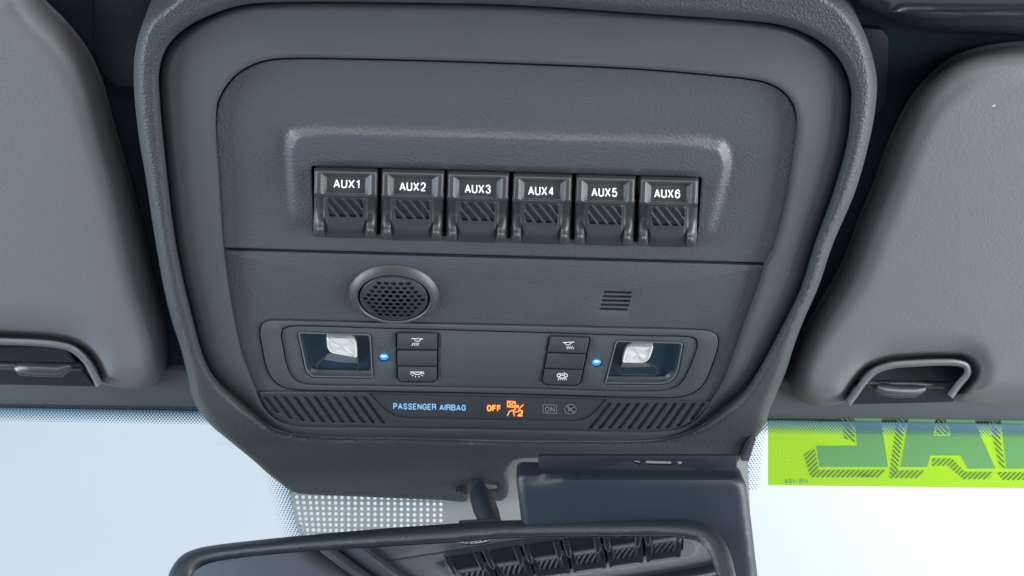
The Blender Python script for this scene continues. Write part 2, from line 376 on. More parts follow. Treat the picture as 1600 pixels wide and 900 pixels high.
M['ground'] = plastic('dark_low_bounce_ground', (.05, .053, .057), .9, 4, .1, .2)  # unseen ground kept dark so little light bounces up to the ceiling
# ------------------------------------------------------------------ setting: ground outside, roof lining, windscreen
GLA = CON.P(155, 637, -.026); GLB = CON.P(1400, 657, -.026)
gd = nrm(GLB-GLA); sl_ = math.radians(22)
GN = np.cross(gd, np.array([0, math.cos(sl_), -math.sin(sl_)])); GN = GN if GN[2] < 0 else -GN
GL = Pl(GLA, GN, gd)
gs = 400.
tag(link('ground', [(-gs, -gs, 0), (gs, -gs, 0), (gs, gs, 0), (-gs, gs, 0)], [(0, 1, 2, 3)], M['ground'], None, False), kind='structure')
# headliner: flat sheet with a rolled front edge, thick
mb = MB(); xs = np.linspace(-.75, .75, 31)
def hdr(x, back, dz):
    t = (x-GLA[0])/(GLB[0]-GLA[0]); p = GLA+(GLB-GLA)*t; return np.array([p[0], p[1]-back, ROOF+dz])
prof = [(1.9, .024), (.9, .024), (.4, .024), (.15, .024), (.045, .024), (.034, .0238), (.034, .06), (1.9, .06)]
rows = [[hdr(x, b, z) for x in xs] for b, z in prof]
V = np.array(rows).reshape(-1, 3); nx = len(xs)
mb.add(V, [(k*nx+i, k*nx+i+1, (k+1)*nx+i+1, (k+1)*nx+i) for k in range(len(prof)-1) for i in range(nx-1)], True)
o = mb.build('headliner', M['liner']); tag(o, kind='structure')
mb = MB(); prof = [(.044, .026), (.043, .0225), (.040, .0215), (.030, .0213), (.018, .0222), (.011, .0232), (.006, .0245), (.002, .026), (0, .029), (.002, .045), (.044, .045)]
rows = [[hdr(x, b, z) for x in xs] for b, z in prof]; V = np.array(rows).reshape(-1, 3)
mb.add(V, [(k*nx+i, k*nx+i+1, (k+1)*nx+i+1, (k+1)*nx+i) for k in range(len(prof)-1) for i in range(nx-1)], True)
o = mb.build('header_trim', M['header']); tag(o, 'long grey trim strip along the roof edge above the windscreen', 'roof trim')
# windscreen
ws = thing('windscreen', tuple(GLA+np.array([.2, .1, 0])), label='wide sloping windscreen glass with printed dot border below the roof lining', cat='windscreen')
mb = MB(); g0 = GLA-gd*.6; g1 = GLB+gd*.55; gdn = nrm(np.cross(GN, gd)); gdn = gdn if gdn[1] > 0 else -gdn
q = np.array([g0-gdn*.01, g1-gdn*.01, g1+gdn*.75, g0+gdn*.75]); fq = (0, 1, 2, 3) if np.dot(np.cross(q[1]-q[0], q[3]-q[0]), GN) > 0 else (3, 2, 1, 0); mb.add(q, [fq], False)
mb.build('glass_pane', M['glass'], ws)
# black seal under the roof edge
mb = MB(); tube(mb, [hdr(x, -.002, .0285) for x in xs], .003, 8); mb.build('rubber_seal', M['void'], ws)
# dotted print along the top edge, finer dots farther down
def dots(mb, rows, pl, hh=-.3):
    V = []; Fc = []; n = 8; k = 0
    ct = np.cos(np.linspace(0, 2*math.pi, n, endpoint=False)); st = np.sin(np.linspace(0, 2*math.pi, n, endpoint=False))
    for x, y, r in rows:
        V.append(np.stack([x+r*ct, y-r*.92*st], 1)); Fc.append(tuple(range(k, k+n))); k += n
    V = np.concatenate(V); mb.add(pl.P(V[:, 0], V[:, 1], hh*mm), Fc, False)
def hy(x): return 637+(x-155)*(20/1245.)
R = []
for row in range(7):
    for i in range(-80, 345):
        x = -60+i*5.2+(2.6 if row % 2 else 0)
        if 330 < x < 1150: continue
        y = hy(x)+4.6+row*3.0; R.append((x, y, [2.5, 2.3, 2.1, 1.9, 1.7, 1.35, .95][row]))
mb = MB(); dots(mb, R, GL, .45)
# fine dotted border of the sensor area
for row in range(46):
    y = 722+row*3.3; xl = 418+(y-740)*.30
    R2 = [(xl+5*j-(2.5 if row % 2 else 0)+2, y, .8+.45*j*.55) for j in range(-1, 6) if xl+5*j < 446+(y-740)*.2+ (y-740)*.1]
    dots(mb, R2, GL, .3)
for row in range(34):
    y = 655+row*3.3; xr = 1196-(y-655)*.16
    dots(mb, [(xr-5*j+(2.5 if row % 2 else 0), y, .9+.35*j*.5) for j in range(0, 8)], GL, .3)
mb.build('dotted_print', M['frit'], ws)
# grey printed sheet round the mirror foot, with a field of clear round holes
outer = np.array([(440, 728), (1172, 728), (1172, 905), (478, 905)])
outer = np.array([(438, 712), (1168, 700), (1176, 905), (483, 905)])
holes = []
for r in range(16):
    for c in range(24):
        y = 768+r*8.55+(c*.12); x = 451+c*10.3-(r % 2)*0+r*.0+(3.2 if r % 2 else 0)*.0
        x = 452+c*10.3+r*(1.5 if c < 8 else 0)*(1-c/8 if c < 8 else 0)
        if x > 693 or x < 449+(y-768)*.3: continue
        holes.append(circle(x, y, 2.7, 2.9, 10))
mb = MB(); outer = ccw(outer); hs = [ccw(h) for h in holes]; v, f = cdt([outer]+hs)
mb.add(GL.P(v[:, 0], v[:, 1], .0004), f, False); mb.build('perforated_grey_print', M['fritgrey'], ws)
# banner stuck on the windscreen, read mirrored from inside
bn = thing('windscreen_banner', tuple(GL.P(1400, 710, 0)), label='lime green vinyl banner with mirrored hatched letters stuck along the top of the windscreen', cat='banner')
def b8(L): return np.array([(1200+x/2, 450+y/2) for x, y in L])
mb = MB()
lt1 = b8([(270, 405), (352, 405), (376, 560), (160, 560), (150, 492), (278, 492)])
lt2 = b8([(440, 405), (521, 405), (518, 462), (572, 462), (556, 405), (640, 405), (712, 565), (625, 565), (603, 524), (508, 524), (498, 560), (414, 560)])
lt3 = b8([(728, 405), (905, 405), (905, 565), (744, 565)])
flat(mb, np.array([(1200, 640), (1760, 652), (1760, 765), (1200, 758)]), GL, -.5); mb.build('vinyl_strip', M['lime'], bn)
mb = MB()
for L in (lt1, lt2, lt3): flat(mb, L, GL, .05)
mb.build('lettering', M['letter'], bn)
mb = MB()
for L in (lt1, lt2, lt3):
    for k in range(len(L)): stroke(mb, [L[k-1]+0, L[k]], 2.6, GL, -.12)
mb.build('letter_outline', M['limel'], bn)
regs = [[(226, 405), (266, 405), (272, 482), (238, 470)], [(112, 522), (144, 496), (158, 562), (132, 592)], [(158, 568), (370, 568), (345, 592), (132, 592)],
        [(402, 405), (432, 405), (404, 572), (378, 592)], [(404, 570), (490, 570), (465, 594), (380, 594)], [(532, 405), (548, 405), (568, 458), (524, 458)],
        [(512, 532), (580, 532), (560, 556), (512, 556)], [(575, 532), (612, 572), (610, 598), (562, 556)], [(612, 574), (710, 574), (688, 598), (606, 598)],
        [(686, 405), (716, 405), (742, 572), (724, 560)], [(714, 575), (905, 575), (905, 600), (732, 600)]]
def clip(sub, cl):
    out = [np.array(p, float) for p in sub]; cl = [np.array(p, float) for p in cl]
    if area2(np.array(cl)) < 0: cl = cl[::-1]
    for i in range(len(cl)):
        a, b = cl[i-1], cl[i]; inp = out; out = []
        side = lambda p: (b[0]-a[0])*(p[1]-a[1])-(b[1]-a[1])*(p[0]-a[0])
        for j in range(len(inp)):
            p, q = inp[j-1], inp[j]; sp, sq = side(p), side(q)
            if (sp >= 0) != (sq >= 0): out.append(p+(q-p)*sp/(sp-sq))
            if sq >= 0: out.append(q)
        if not out: return []
    return out
mb = MB()
for ri, rg in enumerate(regs):
    sg = -1 if ri in (0, 3, 5, 9) else 1
    for k in range(-60, 120):
        x = k*15.5; s = [(x, 400), (x+7.5, 400), (x+7.5-sg*200, 600), (x-sg*200, 600)]
        r = clip(s, rg)
        if len(r) > 2 and abs(area2(np.array(r))) > 2:
            q = ccw(b8(r)); mb.add(GL.P(q[:, 0], q[:, 1], .0002), [tuple(range(len(q)))], False)
mb.build('hatched_shadow', M['hatch'], bn)
mb = MB(); text(mb, '115-104', 1226, 1263, 755.5, 7, 0, GL, .8, .17, mirror=True)
mb.build('part_number', M['frit'], bn)
mb = MB(); text(mb, '260', 1344, 1362, 745, 4.6, 0, GL, .9, .17, mirror=True)
mb.build('small_print', M['hatch'], bn)
# ------------------------------------------------------------------ overhead console
co = thing('overhead_console', tuple(CON.P(790, 380, 0)), label='dark grey overhead console with six auxiliary switches between the two sun visors', cat='overhead console')
ring_out = spline([(700, -62), (430, -60), (320, -38), (255, 5), (226, 33), (212, 75), (209, 125), (215, 200), (228, 280), (240, 360), (256, 450), (268, 500), (281, 540), (294, 590), (301, 622), (311, 642), (330, 665), (360, 690), (400, 723), (414, 736), (447, 762), (458, 769), (466, 771), (582, 777), (691, 781.5), (729, 782.5), (731, 772), (722, 767), (713, 764), (712, 760.5), (718, 758), (735, 758), (757, 757), (775, 758), (778, 761), (774, 765), (760, 767), (757, 772), (768, 781),
        (784, 782), (793, 774), (795, 760), (792, 738), (797, 725), (806, 718), (822, 716), (980, 719), (1100, 721), (1152, 722.5), (1158, 716), (1167, 694), (1172, 686), (1181, 684), (1190, 672), (1197, 660), (1203, 640), (1215, 612), (1230, 575), (1241, 540), (1256, 500), (1278, 450), (1302, 380), (1336, 300), (1356, 230), (1367, 175), (1370, 125), (1361, 80), (1345, 40), (1318, 5), (1270, -22), (1150, -40), (900, -55)], 5)
crease = spline([(800, 8), (600, 4), (430, 4), (375, 9), (320, 28), (283, 50), (260, 77), (250, 110), (251, 160), (257, 225), (265, 300), (275, 375), (290, 450), (299, 485), (309, 525), (322, 565), (342, 597), (370, 624), (400, 651), (415, 664), (437, 675), (475, 682), (520, 685), (650, 687), (800, 690.5), (950, 691), (1025, 689), (1062, 681), (1100, 664), (1130, 641), (1162, 612), (1182, 582), (1200, 550), (1222, 508), (1250, 450), (1272, 380), (1301, 300), (1322, 225), (1328, 175), (1328, 135), (1315, 100), (1295, 76), (1265, 56), (1230, 42), (1200, 36), (1000, 21)], 5)
door = spline([(800, 98), (600, 92), (462, 90), (425, 92), (398, 99), (370, 115), (350, 138), (338, 165), (335, 200), (340, 280), (347, 385), (352, 430), (357, 465), (366, 515), (378, 565), (400, 614), (414, 640), (430, 655), (450, 664), (480, 667.5), (625, 669), (800, 672), (1025, 675), (1060, 671), (1082, 660), (1099, 644), (1114, 625), (1133, 597), (1152, 550), (1167, 507), (1186, 457), (1200, 414), (1210, 395), (1226, 340), (1238, 275), (1246, 225), (1248, 195), (1241, 165), (1225, 143), (1200, 129), (1170, 122.5), (1130, 118), (1000, 107)], 5)
ringin = crease
def ring_h(q):
    di = dist(q, crease); do = dist(q, ring_out)
    a = np.minimum(di/15., 1); b = np.minimum(do/17., 1)
    low = sstep(640, 700, q[:, 1])
    b = b*(1-low)+np.minimum(do/5., 1)*low
    a = a*(1-low)+np.minimum(di/9., 1)*low
    ra = np.sqrt(np.maximum(1-(1-a)**2, 0)); rb = np.sqrt(np.maximum(1-(1-b)**2, 0))
    top = 7.5*(1-low)+(1.5+(np.clip(q[:, 1]-690, 0, 90)/90.)*2.5)*low
    return (-3.2*(1-low)+-1.2*low) + (ra*(top+3.2*(1-low)+1.2*low)) - (1-rb)*(14*(1-low)+5*low)
ringo = panel('trim_surround', ring_out, M['ring'], co, 0, .8, .3, lambda q: 14-13.3*sstep(690, 720, q[:, 1]), holes=[off(ccw(crease), .5)], hf=ring_h, grid=4.2, holedepth=5)
tag(ringo, label='coarsely grained raised trim surround')
# small pull tab at the right corner of the cover
panel('corner_tab', rpoly([(1172, 688), (1182, 685), (1170, 721), (1157, 720)], 3), M['bezel'], co, 5.5, 1.4, .8, 8)
# inner bezel
def bez_h(q):
    di = dist(q, door); do = dist(q, crease)
    a = np.clip(do/16., 0, 1); e = np.clip(di/10., 0, 1)
    low = sstep(560, 660, q[:, 1])
    return 3.6*np.sqrt(np.maximum(1-(1-a)**2, 0))*(1-.55*low) - 1.0*(1-np.sqrt(np.maximum(1-(1-e)**2, 0)))-3.9+(3.6-1.0*low)*do/(do+di+1e-6)
panel('bezel', off(ccw(crease), 1.2), M['bezel'], co, 1.2, .8, .3, 6, holes=[door], hf=bez_h, grid=4.2)
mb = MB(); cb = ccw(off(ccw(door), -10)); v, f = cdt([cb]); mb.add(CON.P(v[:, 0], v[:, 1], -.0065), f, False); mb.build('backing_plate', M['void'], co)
din = off(ccw(door), 2.2)
def sy(x): return 389.+(x-349)*(23.5/850.)
def cut(loop, keep_top, dy):
    out = [];  n = len(loop)
    sd_ = lambda p: (p[1]-(sy(p[0])+dy))*(-1 if keep_top else 1)
    for i in range(n):
        p, q = loop[i-1], loop[i]; a, b = sd_(p), sd_(q)
        if (a >= 0) != (b >= 0): out.append(p+(q-p)*a/(a-b))
        if b >= 0: out.append(q)
    return np.array(out)
top = dens(cut(din, True, -2.2), 6); low = cut(din, False, 2.0)
pock = rpoly([(441, 198), (500, 184), (1080, 201), (1145, 216), (1146, 262), (1118, 372), (1088, 381), (486, 362), (449, 348)], [22, 30, 30, 26, 30, 22, 6, 8, 22], 10)
pock = dens(pock, 6)
def pocket_h(q):
    ins = inside(q, pock); d = dist(q, pock)
    y0 = 190+(q[:, 0]-441)*.028
    wy = 1-.62*np.clip((q[:, 1]-y0-20)/150, 0, 1)
    wid = np.where(q[:, 1]-y0 < 45, 26, 17)
    wid = 17+18*(1-sstep(5, 50, q[:, 1]-y0))
    return np.where(ins, 3.9*wy*sstep(0, 1, d/wid), 0)
slot = rpoly([(487, 259), (1096, 277), (1091, 352), (1086, 379), (490, 363)], [3, 3, 3, 3, 3], 3)
slot = dens(slot, 8)
sp = panel('switch_panel', top, M['face'], co, 0, 1.2, .5, 5, holes=[slot], hf=pocket_h, grid=4.0, holedepth=9)
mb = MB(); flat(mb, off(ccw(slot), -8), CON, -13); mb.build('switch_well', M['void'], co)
# six rocker switches
SW = [(491.5, 591, 489.5, 588, 262.5, 372), (596.5, 695, 594.5, 691, 264.5, 376), (699, 796, 697, 792, 267.5, 379), (802, 894.5, 798, 890.5, 271, 381.5), (900, 993.5, 897, 989.5, 273.3, 384), (1000, 1091.5, 996, 1088, 276, 386)]
TX = [(521, 562.5, 293.2), (624, 665.5, 297.5), (726, 767, 301.2), (825, 865.5, 304.3), (924, 964.5, 306.5), (1022, 1063, 308.5)]
def sw_prof(t):   # t 0..1 down the switch, returns mm
    return np.interp(t, [0, .03, .07, .34, .385, .415, .46, .60, .74, .86, .93, .975, 1.], [2, 6.0, 7.2, 10.4, 10.9, 8.4, 7.7, 6.4, 6.1, 6.5, 6.1, 4.0, -1])
def sw_prof_s(t):
    return sum(sw_prof(np.clip(t+e, 0, 1)) for e in (-.02, -.01, 0, .01, .02))/5
for k, (xl, xr, bl, br, yt, yb) in enumerate(SW):
    s_ = thing('rocker_switch', (0, 0, 0)); s_.parent = co; tag(s_, label='satin black rocker switch printed AUX %d' % (k+1))
    ctr = CON.P((xl+xr)/2, (yt+yb)/2, 0); s_.location = tuple(ctr-np.array(co.location))
    def grid_patch(mb, u0, u1, t0, t1, nu, nv, hf_, skirt=16, un=None, tn=None):
        us = np.linspace(u0, u1, nu) if un is None else un; ts = np.linspace(t0, t1, nv) if tn is None else tn
        U, T = np.meshgrid(us, ts); nu, nv = len(us), len(ts)
        X = (xl+(bl-xl)*T)+((xr-xl)+(br-bl-xr+xl)*T)*U; Yp = yt+(yb-yt)*T+(U-.5)*2.2
        Hh = hf_(U, T); G = CON.P(X, Yp, Hh*mm)
        mb.add(G.reshape(-1, 3), [(j*nu+i, (j+1)*nu+i, (j+1)*nu+i+1, j*nu+i+1) for j in range(nv-1) for i in range(nu-1)], True)
        b = [G[0, i] for i in range(nu)]+[G[j, -1] for j in range(1, nv)]+[G[-1, i] for i in range(nu-2, -1, -1)]+[G[j, 0] for j in range(nv-2, 0, -1)]
        b = np.array(b); strip(mb, b[::-1], (b+np.array([0, 0, skirt*mm]))[::-1], True)
    def body_h(U, T):
        h = sw_prof_s(T)
        e = np.minimum(U, 1-U); r = .05+.05*sstep(.4, .45, T); h = h-2.2*(1-np.sqrt(np.maximum(1-(1-np.minimum(e/r, 1))**2, 0)))
        # recessed legend window with sloping sides
        dx = np.minimum(U-.10, .90-U); dy = np.minimum((T-.075), (.385-T)*1.0)
        wdw = np.clip(np.minimum(dx/.095, dy/.055), 0, 1); open_b = np.clip(np.minimum(dx/.095, (T-.075)/.055), 0, 1)
        h = h-1.9*np.where(T < .36, open_b, wdw*0+open_b*(1-sstep(.36, .39, T)))
        # lower half: the middle drops so the grip pad can sit in it, cheeks stay
        lowr = sstep(.385, .42, T); mid = sstep(.15, .185, U)*(1-sstep(.815, .85, U))
        h = h - lowr*mid*1.5
        # cheeks waist
        h = h - lowr*(1-mid)*3.3*(1-sstep(.55, .9, T)) + lowr*(1-mid)*2.2*np.exp(-((T-.90)/.07)**2)*np.sin(np.clip(np.where(U < .5, U/.2, (1-U)/.2), 0, 1)*math.pi)
        return h
    us = np.concatenate([np.linspace(0, .06, 6), np.linspace(.08, .24, 12), np.linspace(.26, .74, 8), np.linspace(.76, .92, 12), np.linspace(.94, 1, 6)])
    ts = np.concatenate([np.linspace(0, .16, 16), np.linspace(.18, .34, 5), np.linspace(.35, .48, 16), np.linspace(.5, .84, 12), np.linspace(.86, 1, 14)])
    mb = MB(); grid_patch(mb, 0, 1, 0, 1, 0, 0, body_h, 18, us, ts)
    o = mb.build('switch_body', M['switch'], s_, weld=True)
    # grip pad with slanting ribs
    def pad_h(U, T):
        h = sw_prof_s(T)-.2
        u = (U-.185)/.63; e = np.minimum(u, 1-u); h = h-.8*(1-np.minimum(e/.06, 1))
        e2 = np.minimum((T-.41)/.03, 1); h = h-1.0*(1-e2)
        ph = u*3.9-(T-.42)*6.4
        fr = ph-np.floor(ph); rib = np.clip(1-np.abs(fr-.5)*2/.38, 0, 1)**.7
        inr = sstep(.43, .45, T)*(1-sstep(.685, .70, T))*sstep(.05, .09, u)*(1-sstep(.91, .95, u))
        return h+inr*(rib*1.3-.9)
    mb = MB(); grid_patch(mb, 0, 1, 0, 1, 0, 0, pad_h, 3, np.linspace(.185, .815, 70), np.concatenate([np.linspace(.41, .71, 80), np.linspace(.72, 1.0, 24)]))
    mb.build('grip_pad', M['pad'], s_, weld=True)
    # legend
    mb = MB(); x0, x1, yb_ = TX[k]
    text(mb, 'AUX %d' % (k+1), x0, x1, yb_+.5, 14, .022, CON, .2, .15, surf=lambda px, py: body_h((px-xl)/(xr-xl), (py-yt)/(yb-yt)))
    mb.build('legend', M['print'], s_)
# lower panel with openings
frame_o = np.array([(475, 501.5), (800, 508.5), (950, 512), (1075, 515), (1105, 517), (1117, 522), (1122, 531), (1120, 545), (1112, 570), (1100, 597), (1085, 612), (1060, 619.5), (1000, 620), (800, 614.5), (600, 610.5), (457, 607.5), (440, 603), (426, 591), (416, 570), (410, 540), (407, 519), (410, 507), (420, 501.5), (440, 500.5)])
frame_o = spline(frame_o, 5)
spc = CON.P(616, 460, 0); sR = np.linalg.norm(CON.P(686, 461, 0)-spc)
def wpx(p):   # world -> photo px
    c = W.T @ (np.asarray(p)-CAM); return np.array([800+F*c[0]/c[2], 450+F*c[1]/c[2]])
spk_hole = np.array([wpx(spc+np.array([math.cos(t), -math.sin(t), 0])*sR*.97) for t in np.linspace(0, 2*math.pi, 64, endpoint=False)])
strip_o = [(409, 612), (570, 612.5), (800, 617), (950, 622.5), (1112, 627)]
strip_poly = np.array([(404, 613)]+[(432, 611.5), (572, 612.5), (800, 616.5), (949, 622), (1060, 626), (1112, 628.5)]+[(1097.5, 645), (1081, 659.5), (1059, 670.5), (1025, 674.2), (800, 671), (625, 668), (481, 666.5), (451, 663), (431.5, 654), (415.5, 639)])
slots = []
for j in range(5):
    yy = 456.5+j*6.6; xl = 943.5-j*1.6; xr = 987.5-(0 if j < 2 else (j-1)*2.0)
    slots.append(rpoly([(xl, yy-1.7), (xr, yy-.7), (xr-1, yy+2.2), (xl-.8, yy+1.2)], .8, 2))
# cut the lower panel along the strip
low_cut = [p for p in low]
lp = MB()
lowp = ccw(low)
# keep only the portion above the strip's top edge
def stripy(x): return np.interp(x, [400, 432, 572, 800, 949, 1060, 1120], [611, 610.5, 611, 615, 620.5, 624.5, 627])
def cut2(loop, above, dy):
    out = []; n = len(loop); sd_ = lambda p: (p[1]-(stripy(p[0])+dy))*(-1 if above else 1)
    for i in range(n):
        p, q = loop[i-1], loop[i]; a, b = sd_(p), sd_(q)
        if (a >= 0) != (b >= 0): out.append(p+(q-p)*a/(a-b))
        if b >= 0: out.append(q)
    return np.array(out)
fr_hole = off(ccw(frame_o), -1.3)
lower_face = cut2(lowp, True, 9)
# lower panel = low region minus speaker, slots, lamp frame; the airbag strip sits on its lower part
lo = panel('lower_panel', lowp, M['face'], co, 0, 1.2, .5, 5, holes=[spk_hole, fr_hole]+slots, holedepth=4)
# speaker pod (lathe)
spk = thing('speaker_pod', (0, 0, 0)); spk.parent = co; spk.location = tuple(spc-np.array(co.location))
def lathe(mb, prof, c, n=96, rev=False):
    V = []
    for r, h in prof:
        for t in np.linspace(0, 2*math.pi, n, endpoint=False): V.append(c+np.array([r*math.cos(t), r*math.sin(t), -h*mm]))
    mb.add(V, [(k*n+i, k*n+(i+1) % n, (k+1)*n+(i+1) % n, (k+1)*n+i) for k in range(len(prof)-1) for i in range(n)], True)
R_ = sR
mb = MB(); lathe(mb, [(R_*.985, -2), (R_, .0), (R_*.995, .5), (R_*.97, 1.1), (R_*.93, 2.0), (R_*.88, 2.8), (R_*.845, 3.15), (R_*.82, 3.1), (R_*.807, 2.7), (R_*.80, 2.0), (R_*.795, -.5)], spc)
mb.build('bezel_ring', M['switch'], spk)
mb = MB(); rg = R_*.765
lathe(mb, [(rg*1.0, -1), (rg, 2.0), (rg*.985, 2.6), (rg*.96, 2.8), (rg*.94, 2.75)], spc); 
# perforated disc: hexagonal openings
def hexa(cx, cy, r): return np.array([(cx+r*math.cos(math.pi/6+k*math.pi/3), cy+r*math.sin(math.pi/6+k*math.pi/3)) for k in range(6)])
disc = np.array([(rg*.94*math.cos(t), rg*.94*math.sin(t)) for t in np.linspace(0, 2*math.pi, 72, endpoint=False)])
pitch = rg*.205; hx = []; hr = []
for a in range(-6, 7):
    for b in range(-6, 7):
        cx = pitch*(a+.5*(b % 2)); cy = pitch*.866*b
        d = math.hypot(cx, cy)
        if d < rg*.85: hx.append(hexa(cx, cy, pitch*.44)); hr.append(d)
q, f = cdt([disc]+hx)
dome = lambda q: 2.75*mm+.9*mm*(1-(np.hypot(q[:, 0], q[:, 1])/(rg*.94))**2)
def w3(q, extra=0.): return np.stack([spc[0]+q[:, 0], spc[1]-q[:, 1], spc[2]-dome(q)+extra], 1)
mb.add(w3(q), f, False)
for h_ in hx:
    A = w3(h_); B = A+np.array([0, 0, .0022]); strip(mb, A, B, False)
mb.build('honeycomb_grille', M['smooth'], spk)
mb = MB()
for h_, d in zip(hx, hr):
    if d > rg*.50: q_ = np.array(h_)*1.0; A = w3(q_, .0010); mb.add(A, [tuple(range(6))], False)
if mb.n: mb.build('blind_cells', M['smooth'], spk)
mb = MB(); lathe(mb, [(0.0001, -3), (R_*.8, -3)], spc, 32); mb.build('speaker_cone', M['void'], spk)
# vent slots floor
mb = MB(); flat(mb, np.array([(930, 450), (995, 450), (995, 492), (930, 492)]), CON, -1.4); mb.build('microphone_vent', M['void'], co)
# lamp unit: raised outer frame, recessed inner plate
lu = thing('lamp_unit', (0, 0, 0)); lu.parent = co; lc = CON.P(770, 560, 0); lu.location = tuple(lc-np.array(co.location))
inner = spline([(450, 509.5), (600, 512), (800, 517.5), (1000, 523.5), (1076, 525.5), (1088, 529), (1091, 537), (1088, 550), (1080, 571), (1070, 592), (1059, 604), (1040, 610), (800, 606.5), (600, 603), (480, 600.5), (466, 597.5), (455, 588), (447, 570), (442, 545), (438.5, 522), (441, 513)], 5)
def sub(name, *a, **k): return panel(name, *a, **k)
# level ref px helpers
sub('outer_frame', frame_o, M['bezel'], lu, 1.0, 1.4, .8, 5, holes=[inner])
lensL = rpoly([(465, 519), (579, 522.5), (583, 590.5), (480, 589)], [5, 6, 4, 14], 6)
lensR = rpoly([(962.5, 532), (1067.5, 535.5), (1056, 600), (945, 599.5)], [6, 6, 26, 3], 6)
btL = rpoly([(619.5, 520), (684, 520.5), (683, 596.5), (621.5, 596)], [3.5, 3.5, 8, 8], 5)
btR = rpoly([(859.5, 525), (921.5, 527.5), (906, 602), (846.5, 600.5)], [3.5, 4, 8, 8], 5)
ledL = circle(600, 558.8, 8.2, 6.0, 24); ledR = circle(932.2, 567.2, 8.2, 6.0, 24)
sub('face_plate', off(ccw(inner), 1.3), M['face'], lu, .1, 1.2, .5, 5, holes=[off(ccw(x), -1.0) for x in (lensL, lensR, btL, btR)]+[ledL, ledR], holedepth=6)
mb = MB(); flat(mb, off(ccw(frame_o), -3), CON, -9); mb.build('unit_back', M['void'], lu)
# reading lamps
def lamp(outl, leaf, well, label, trap):
    c = outl.mean(0); t = thing('reading_lamp', (0, 0, 0)); t.parent = lu; cc = CON.P(c[0], c[1], 0); t.location = tuple(cc-lc); tag(t, label=label)
    # clear cover with a rim
    o = panel('lens_rim', outl, M['clip'], t, .5, .7, .4, 3, holes=[off(ccw(outl), 1.8)], holedepth=2)
    mb = MB(); flat(mb, off(ccw(outl), 1.5), CON, .1); mb.build('clear_cover', M['lens'], t)
    # well: sloping dark box behind
    mb = MB(); o1 = ccw(off(ccw(outl), 1.0)); A = CON.P(o1[:, 0], o1[:, 1], -.0003); ctr_ = A.mean(0); B = ctr_+(A-ctr_)*.93+np.array([0, 0, .0032])
    strip(mb, B, A, False); mb.add(B, [tuple(range(len(B)))], False); mb.build('lamp_well', M['lampbox'], t)
    # bright optic block: leaf-shaped top face, tapering funnel
    mb = MB(); lf = ccw(leaf); A = CON.P(lf[:, 0], lf[:, 1], -.0012); 
    v, f = cdt([lf]); 
    cx = lf.mean(0); rr = np.exp(-((v-cx)**2).sum(1)/200.)
    rings = [(1.0, -.5), (.93, -.2), (.85, -.4), (.45, -.7), (.02, -.9)]
    fz = np.sin(np.arange(len(lf))*2*math.pi*3/len(lf)+.9)*.4; rings = [(1.0, -.6), (.94, -.15), (.88, -.75), (.5, -.9), (.02, -1.0)]
    pr = [CON.P(cx[0]+(lf[:, 0]-cx[0])*s, cx[1]+(lf[:, 1]-cx[1])*s, (hh+fz*(s*(1-s)*4))*mm) for s, hh in rings]
    for a, b in zip(pr[:-1], pr[1:]): strip(mb, b, a, False)
    strip(mb, A, A+np.array([0, 0, .003]), True)
    mb.build('optic', M['glint_white'], t)
    mb = MB(); tr = np.array(trap, float)
    for poly, hh in ((tr, (-1.6, -1.6, -5.5, -5.5)),):
        p = CON.P(poly[:, 0], poly[:, 1], np.array(hh)*mm); mb.add(p, [(3, 2, 1, 0)], False)
    mb.build('guide_with_reflection', M['guide'], t)
    mb = MB(); w_ = np.array(well, float)
    stroke(mb, w_, .9, CON, -1.4); mb.build('moulded_edge', M['clip'], t)
M['guide'] = simple('reflection_grey_guide', (.17, .18, .19), .12, .0, .8)  # grey carries the reflector's second reflection in the right lamp
leafL = rpoly([(510, 527), (556.5, 528.5), (558.5, 559.5), (512, 551)], [2, 13, 4, 12], 6)
leafR = rpoly([(978.5, 540), (1021, 541.3), (1013, 567.5), (972, 566.8)], [13, 2, 13, 3], 6)
lamp(lensL, leafL, [(512, 553), (494, 570), (496, 578), (556, 580), (561, 573), (559, 558)], 'left reading lamp with its square bright reflector beside the left buttons', [(513, 552), (558, 560), (561, 576), (500, 572)])
lamp(lensR, leafR, [(972, 569), (968, 578), (971, 585), (1024, 586), (1029, 578), (1012, 565)], 'right reading lamp with its bright reflector beside the right buttons', [(972, 567), (1012, 567), (1024, 579), (968, 581)])
# indicator leds
for cx, cy, lab in ((600, 558.8, 'blue light dot beside the left buttons'), (932.2, 567.2, 'blue light dot beside the right buttons')):
    mb = MB(); cw = CON.P(cx, cy, 0); r = np.linalg.norm(CON.P(cx+7.2, cy, 0)-cw)
    lathe(mb, [(r, -2), (r, -.3), (r*.8, .25), (r*.5, .5), (r*.01, .6)], cw, 24)
    o = mb.build('indicator_light', M['led'], lu); tag(o, label=lab)
    mb = MB(); q = circle(cx, cy-2.2, 3.8, 1.6, 16); flat(mb, q, CON, .75); mb.build('glow_core', M['ledw'], o)
